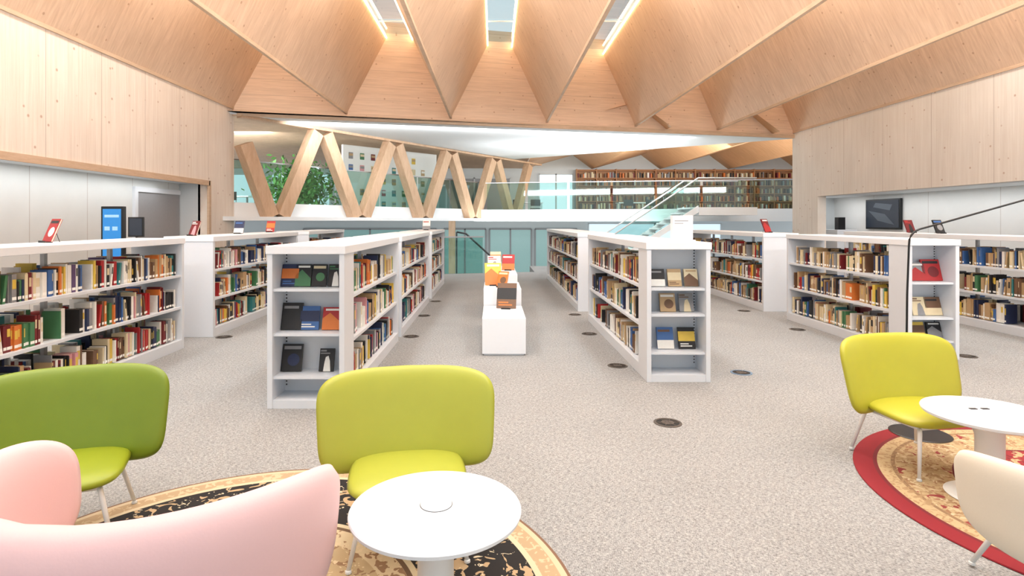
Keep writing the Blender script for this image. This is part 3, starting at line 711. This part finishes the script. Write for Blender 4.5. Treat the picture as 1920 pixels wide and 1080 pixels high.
def legs(t, zt, wx, wy, sx, sy):
    for a in (-1, 1):
        for b in (-1, 1):
            g = G(); g.tube([(a*wx, b*wy, zt), (a*(wx+.01), b*(wy+.01), zt-.03), (a*sx, b*sy, .012)], [.013,.013,.010], 12)
            lg = g.build('leg', M['legwhite'], t, local=True)
            g = G(); g.lathe([(.012,0),(.015,.003),(.014,.012),(.010,.016)], a*sx, b*sy, 16); g.build('foot_glide', M['greypanel'], lg, local=True)
    g = G()
    for a in (-1, 1): g.tube([(a*wx, -wy, zt), (a*wx, wy, zt)], .012, 8)
    for b in (-1, 1): g.tube([(-wx, b*wy, zt), (wx, b*wy, zt)], .012, 8)
    g.build('seat_frame', M['legwhite'], t, local=True)
def lounge(label, x, y, rz, m, m2=None, z0=.009):
    t = thing('lounge_chair', label, 'chair', (x, y, z0), rz, 'low lounge chairs with winged backs')
    cushion(.97, .51, .085, .80, .54, .24, .12, p=4.8, flare=.12, edge=5).build('backrest', m, t, local=True)
    pad(.58, .50, .07, .338, -.03, tilt=-.05).build('seat', m2 or m, t, local=True)
    legs(t, .295, .2, .2, .27, .26)
    return t
lounge('lime green lounge chair behind the front round table', -.43, 2.95, .16, M['lime'])
lounge('moss green lounge chair at the left, behind the pink tub chair', -2.18, 2.97, .38, M['green'], M['greenlit'])
lounge('yellow lime lounge chair at the right on the red-bordered rug', 2.82, 3.9, .2, M['lime2'])
def tub(label, x, y, rz, m, W, R, Hh, zc, seamm, z0=.009, dip=0, p=3.2, Tt=.12):
    t = thing('tub_chair', label, 'chair', (x, y, z0), rz, 'upholstered tub chairs with wraparound backs')
    bk = cushion(W, Hh, Tt, R, zc, R, .10, p=p, nr=18, na=128, edge=4, dip=dip, rp=.6).build('backrest', m, t, local=True)
    pad(.76, .62, .10, .28, .09).build('seat', m, t, local=True)
    legs(t, .24, .24, .24, .32, .32)
    g = G(); rr = R+Tt/2+.001
    g.tube([( (rr+.1*z)*math.sin(.28), (rr+.1*z)*math.cos(.28), zc+z) for z in [-.12+.02*i for i in range(13)]], .0025, 6)
    g.build('seam', seamm, bk, local=True)
    return t
tub('pink tub chair with wraparound back in the left foreground', -1.185, 2.18, PI-.19, M['pink'], 2.10, .575, .60, .488, M['seam'], dip=.075, p=3.1, Tt=.17)
tub('cream tub chair cut off at the lower right corner', 2.45, 2.33, PI-.25, M['cream'], 1.66, .5, .39, .50, M['cream'], p=4, Tt=.12)

# ------------------------------------------------------------------ round tables
def rtable(label, x, y, r, h, ins, z0=.009):
    t = thing('round_table', label, 'table', (x, y, z0), 0, 'white round pedestal tables')
    g = G(); g.lathe([(r-.02,h-.028),(r-.004,h-.02),(r,h-.006),(r-.004,h)], x, y, 96); tp = g.build('tabletop', M['tabletop'], t)
    g = G(); g.lathe([(.075,.012),(.07,.03),(.07,h-.05),(.12,h-.028)], x, y, 40, 0, True); g.build('pedestal', M['legwhite'], t)
    g = G(); g.lathe([(.21,z0),(.215,.014),(.2,.022),(.08,.03)], x, y, 64); g.build('base', M['legwhite'], t)
    g = G()
    if ins == 0:
        g.lathe([(.062,h),(.0635,h+.0005),(.0635,h+.001)], x, y+.02, 40); g.build('cover_gap', M['charcoal'], tp)
        g = G(); g.lathe([(.061,h),(.061,h+.003),(.058,h+.005)], x, y+.02, 40); g.build('cable_cover', M['white'], tp)
    else:
        g.lathe([(.075,h),(.075,h+.002),(.073,h+.003)], x-.02, y+.04, 40); g.build('cable_cover', M['white'], tp)
        for dx in (-.035, .035):
            g = G(); g.box(x-.02+dx-.02, x-.02+dx+.02, y+.04, y+.06, h+.003, h+.007); g.build('socket', M['charcoal'], tp)
    return t
rtable('white round pedestal table in the foreground beside the pink chair', -.222, 2.26, .33, .50, 0)
rtable('white round pedestal table at the right on the red-bordered rug', 2.86, 3.38, .33, .50, 1)

# ------------------------------------------------------------------ arched lamp
t = thing('arc_floor_lamp', 'tall thin black arched floor lamp beside the end bookcase', 'floor lamp', (4.56, 6.45, 0))
g = G(); g.lathe([(.16,0),(.16,.02),(.05,.03)], 4.56, 6.45, 40); g.build('base', M['black'], t)
pts = [(4.54,6.45,.02),(4.55,6.45,.8),(4.57,6.45,1.34)]
for i in range(1, 6):
    a = PI-1.3*i/5; pts.append((4.57+.16+.16*math.cos(a), 6.45, 1.36+.16*math.sin(a)))
pts += [(5.0,6.45,1.60),(5.8,6.45,1.825),(6.4,6.45,1.993),(7.0,6.45,2.16)]
g = G(); g.tube(pts, .011, 10); g.build('arm', M['black'], t)
g = G(); g.lathe([(.03,2.18),(.05,2.14),(.16,2.0),(.155,2.0)], 7.05, 6.45, 32); g.build('lamp_shade', M['black'], t)

# ------------------------------------------------------------------ kiosk, monitors in the side recesses
k = thing('info_kiosk', 'tall screen kiosk glowing blue behind the far left bookcase', 'kiosk', (-5.85, 9.0, 0))
bx('body', M['black'], -6.02, -5.68, 9.0, 9.08, .05, 1.83, k, bevel=.006); sc = bx('screen', M['screen_blue'], -5.99, -5.71, 8.994, 9.0, .9, 1.79, k)
bx('base', M['black'], -6.1, -5.6, 8.85, 9.25, 0, .05, k)
g = G(); g.box(-5.96,-5.74,8.99,8.994,1.66,1.7); g.box(-5.96,-5.88,8.99,8.994,1.46,1.52); g.box(-5.84,-5.76,8.99,8.994,1.46,1.52); g.build('screen_icons', M['screen_light'], sc)
k = thing('tablet_stand', 'black framed tablet on a post right of the blue kiosk', 'tablet stand', (-5.06, 8.3, 0))
fr_ = bx('frame', M['black'], -5.17, -4.95, 8.3, 8.33, 1.38, 1.66, k, bevel=.004); bx('screen', M['screen_dark'], -5.15, -4.97, 8.296, 8.3, 1.4, 1.64, fr_)
g = G(); g.tube([(-5.06,8.33,0),(-5.06,8.33,1.4)], .02); g.build('pole', M['steel'], k)
g = G(); g.lathe([(.16,0),(.16,.015),(.03,.02)], -5.06, 8.33, 30); g.build('base', M['steel'], k)
k = thing('television', 'black wall television showing a dark picture in the right recess', 'television', (10.86, 16.3, 1.8))
bx('bezel', M['black'], 10.82, 10.88, 15.6, 17.05, 1.38, 2.22, k, bevel=.006); sc = bx('screen', M['screen_dark'], 10.812, 10.82, 15.65, 17.0, 1.43, 2.18, k)
bx('wall_bracket', M['steel'], 10.88, 10.9, 16.1, 16.5, 1.6, 2.0, k)
g = G(); g.add([(10.808,15.8,1.5),(10.808,16.5,1.62),(10.808,16.9,1.9),(10.808,16.2,1.8)], [(0,1,2,3)]); g.add([(10.808,16.0,1.9),(10.808,16.7,2.0),(10.808,16.6,2.12),(10.808,15.9,2.06)], [(0,1,2,3)]); g.build('picture', plain('tv_picture', (84, 92, 102), .4), sc)
g = G(); g.box(10.2, 10.8, 17.4, 18.5, 0, 1.35)
tag(g.build('side_cabinet', M['white'], origin=(10.5, 17.9, 0), bevel=.005), 'white side cabinet in the right recess left of the television', 'cabinet')
g = G(); g.box(10.3, 10.5, 17.5, 17.7, 1.35, 1.72); g.box(10.295, 10.3, 17.52, 17.68, 1.4, 1.68, 1)
tag(g.build('speaker', [M['black'], M['charcoal']], origin=(10.4, 17.6, 1.35)), 'small black speaker on the white side cabinet', 'speaker')

# ------------------------------------------------------------------ lights
def area(name, loc, rot, sx, sy, p, col=(1,1,1)):
    l = bpy.data.lights.new(name, 'AREA'); l.shape = 'RECTANGLE'; l.size = sx; l.size_y = sy; l.energy = p; l.color = col
    o = bpy.data.objects.new(name, l); o.location = loc; o.rotation_euler = rot; COL.objects.link(o); return o
for k in range(6):
    mid = (RX[k]+RX[k+1])/2
    area('skylight_lamp', (mid, 4.8, 6.53), (0,0,0), .6, 13, 280, (.90, .97, 1.0))
area('ceiling_fill_light', (1.5, 3.2, 3.7), (math.radians(128),0,0), 14, .5, 470, (.97, .98, 1.0))  # added fill out of view, aimed up and forward to brighten the ceiling
area('mezzanine_fill_light', (7, 21.5, 3.9), (math.radians(75),0,0), 8, .6, 320, (1,.97,.92))  # added fill for the right of the upper level, no fixture there
area('mezzanine_fill_light', (.5, 17.0, 4.1), (math.radians(75),0,math.radians(14)), 12, .3, 230, (.96,.99,1))  # added fill behind the fascia, brightens struts and upper level
area('mezzanine_fill_light', (-9.5, 18.2, 4.2), (math.radians(70),0,0), 5, .5, 300, (.96,1,1))  # added fill hidden past the left wall, brightens the left rear
area('lower_hall_fill_light', (1, 21.5, .9), (math.radians(90),0,0), 10, .8, 240, (.95,1,1))  # unseen fill added to light the lower hall, faces away from camera
area('soffit_fill_light', (3, 20.5, 2.4), (PI,0,0), 6, 1.0, 140, (.95,.98,1))  # upward fill added to whiten the soffit
area('recess_fill_light', (-6.85, 6, 2.44), (0,0,0), .15, 13, 50, (.97,.99,1))  # added fill to lighten the left recess
area('recess_fill_light', (10.3, 8.2, 2.32), (0,0,0), .3, 20, 110, (.95,.98,1))  # added fill to lighten the right recess
w = bpy.data.worlds.new('sky'); scene.world = w; w.use_nodes = True
w.node_tree.nodes['Background'].inputs['Color'].default_value = (.88,.95,1,1); w.node_tree.nodes['Background'].inputs['Strength'].default_value = 1.1
scene.view_settings.view_transform = 'Standard'
scene.view_settings.look = 'None'
scene.view_settings.exposure = 0
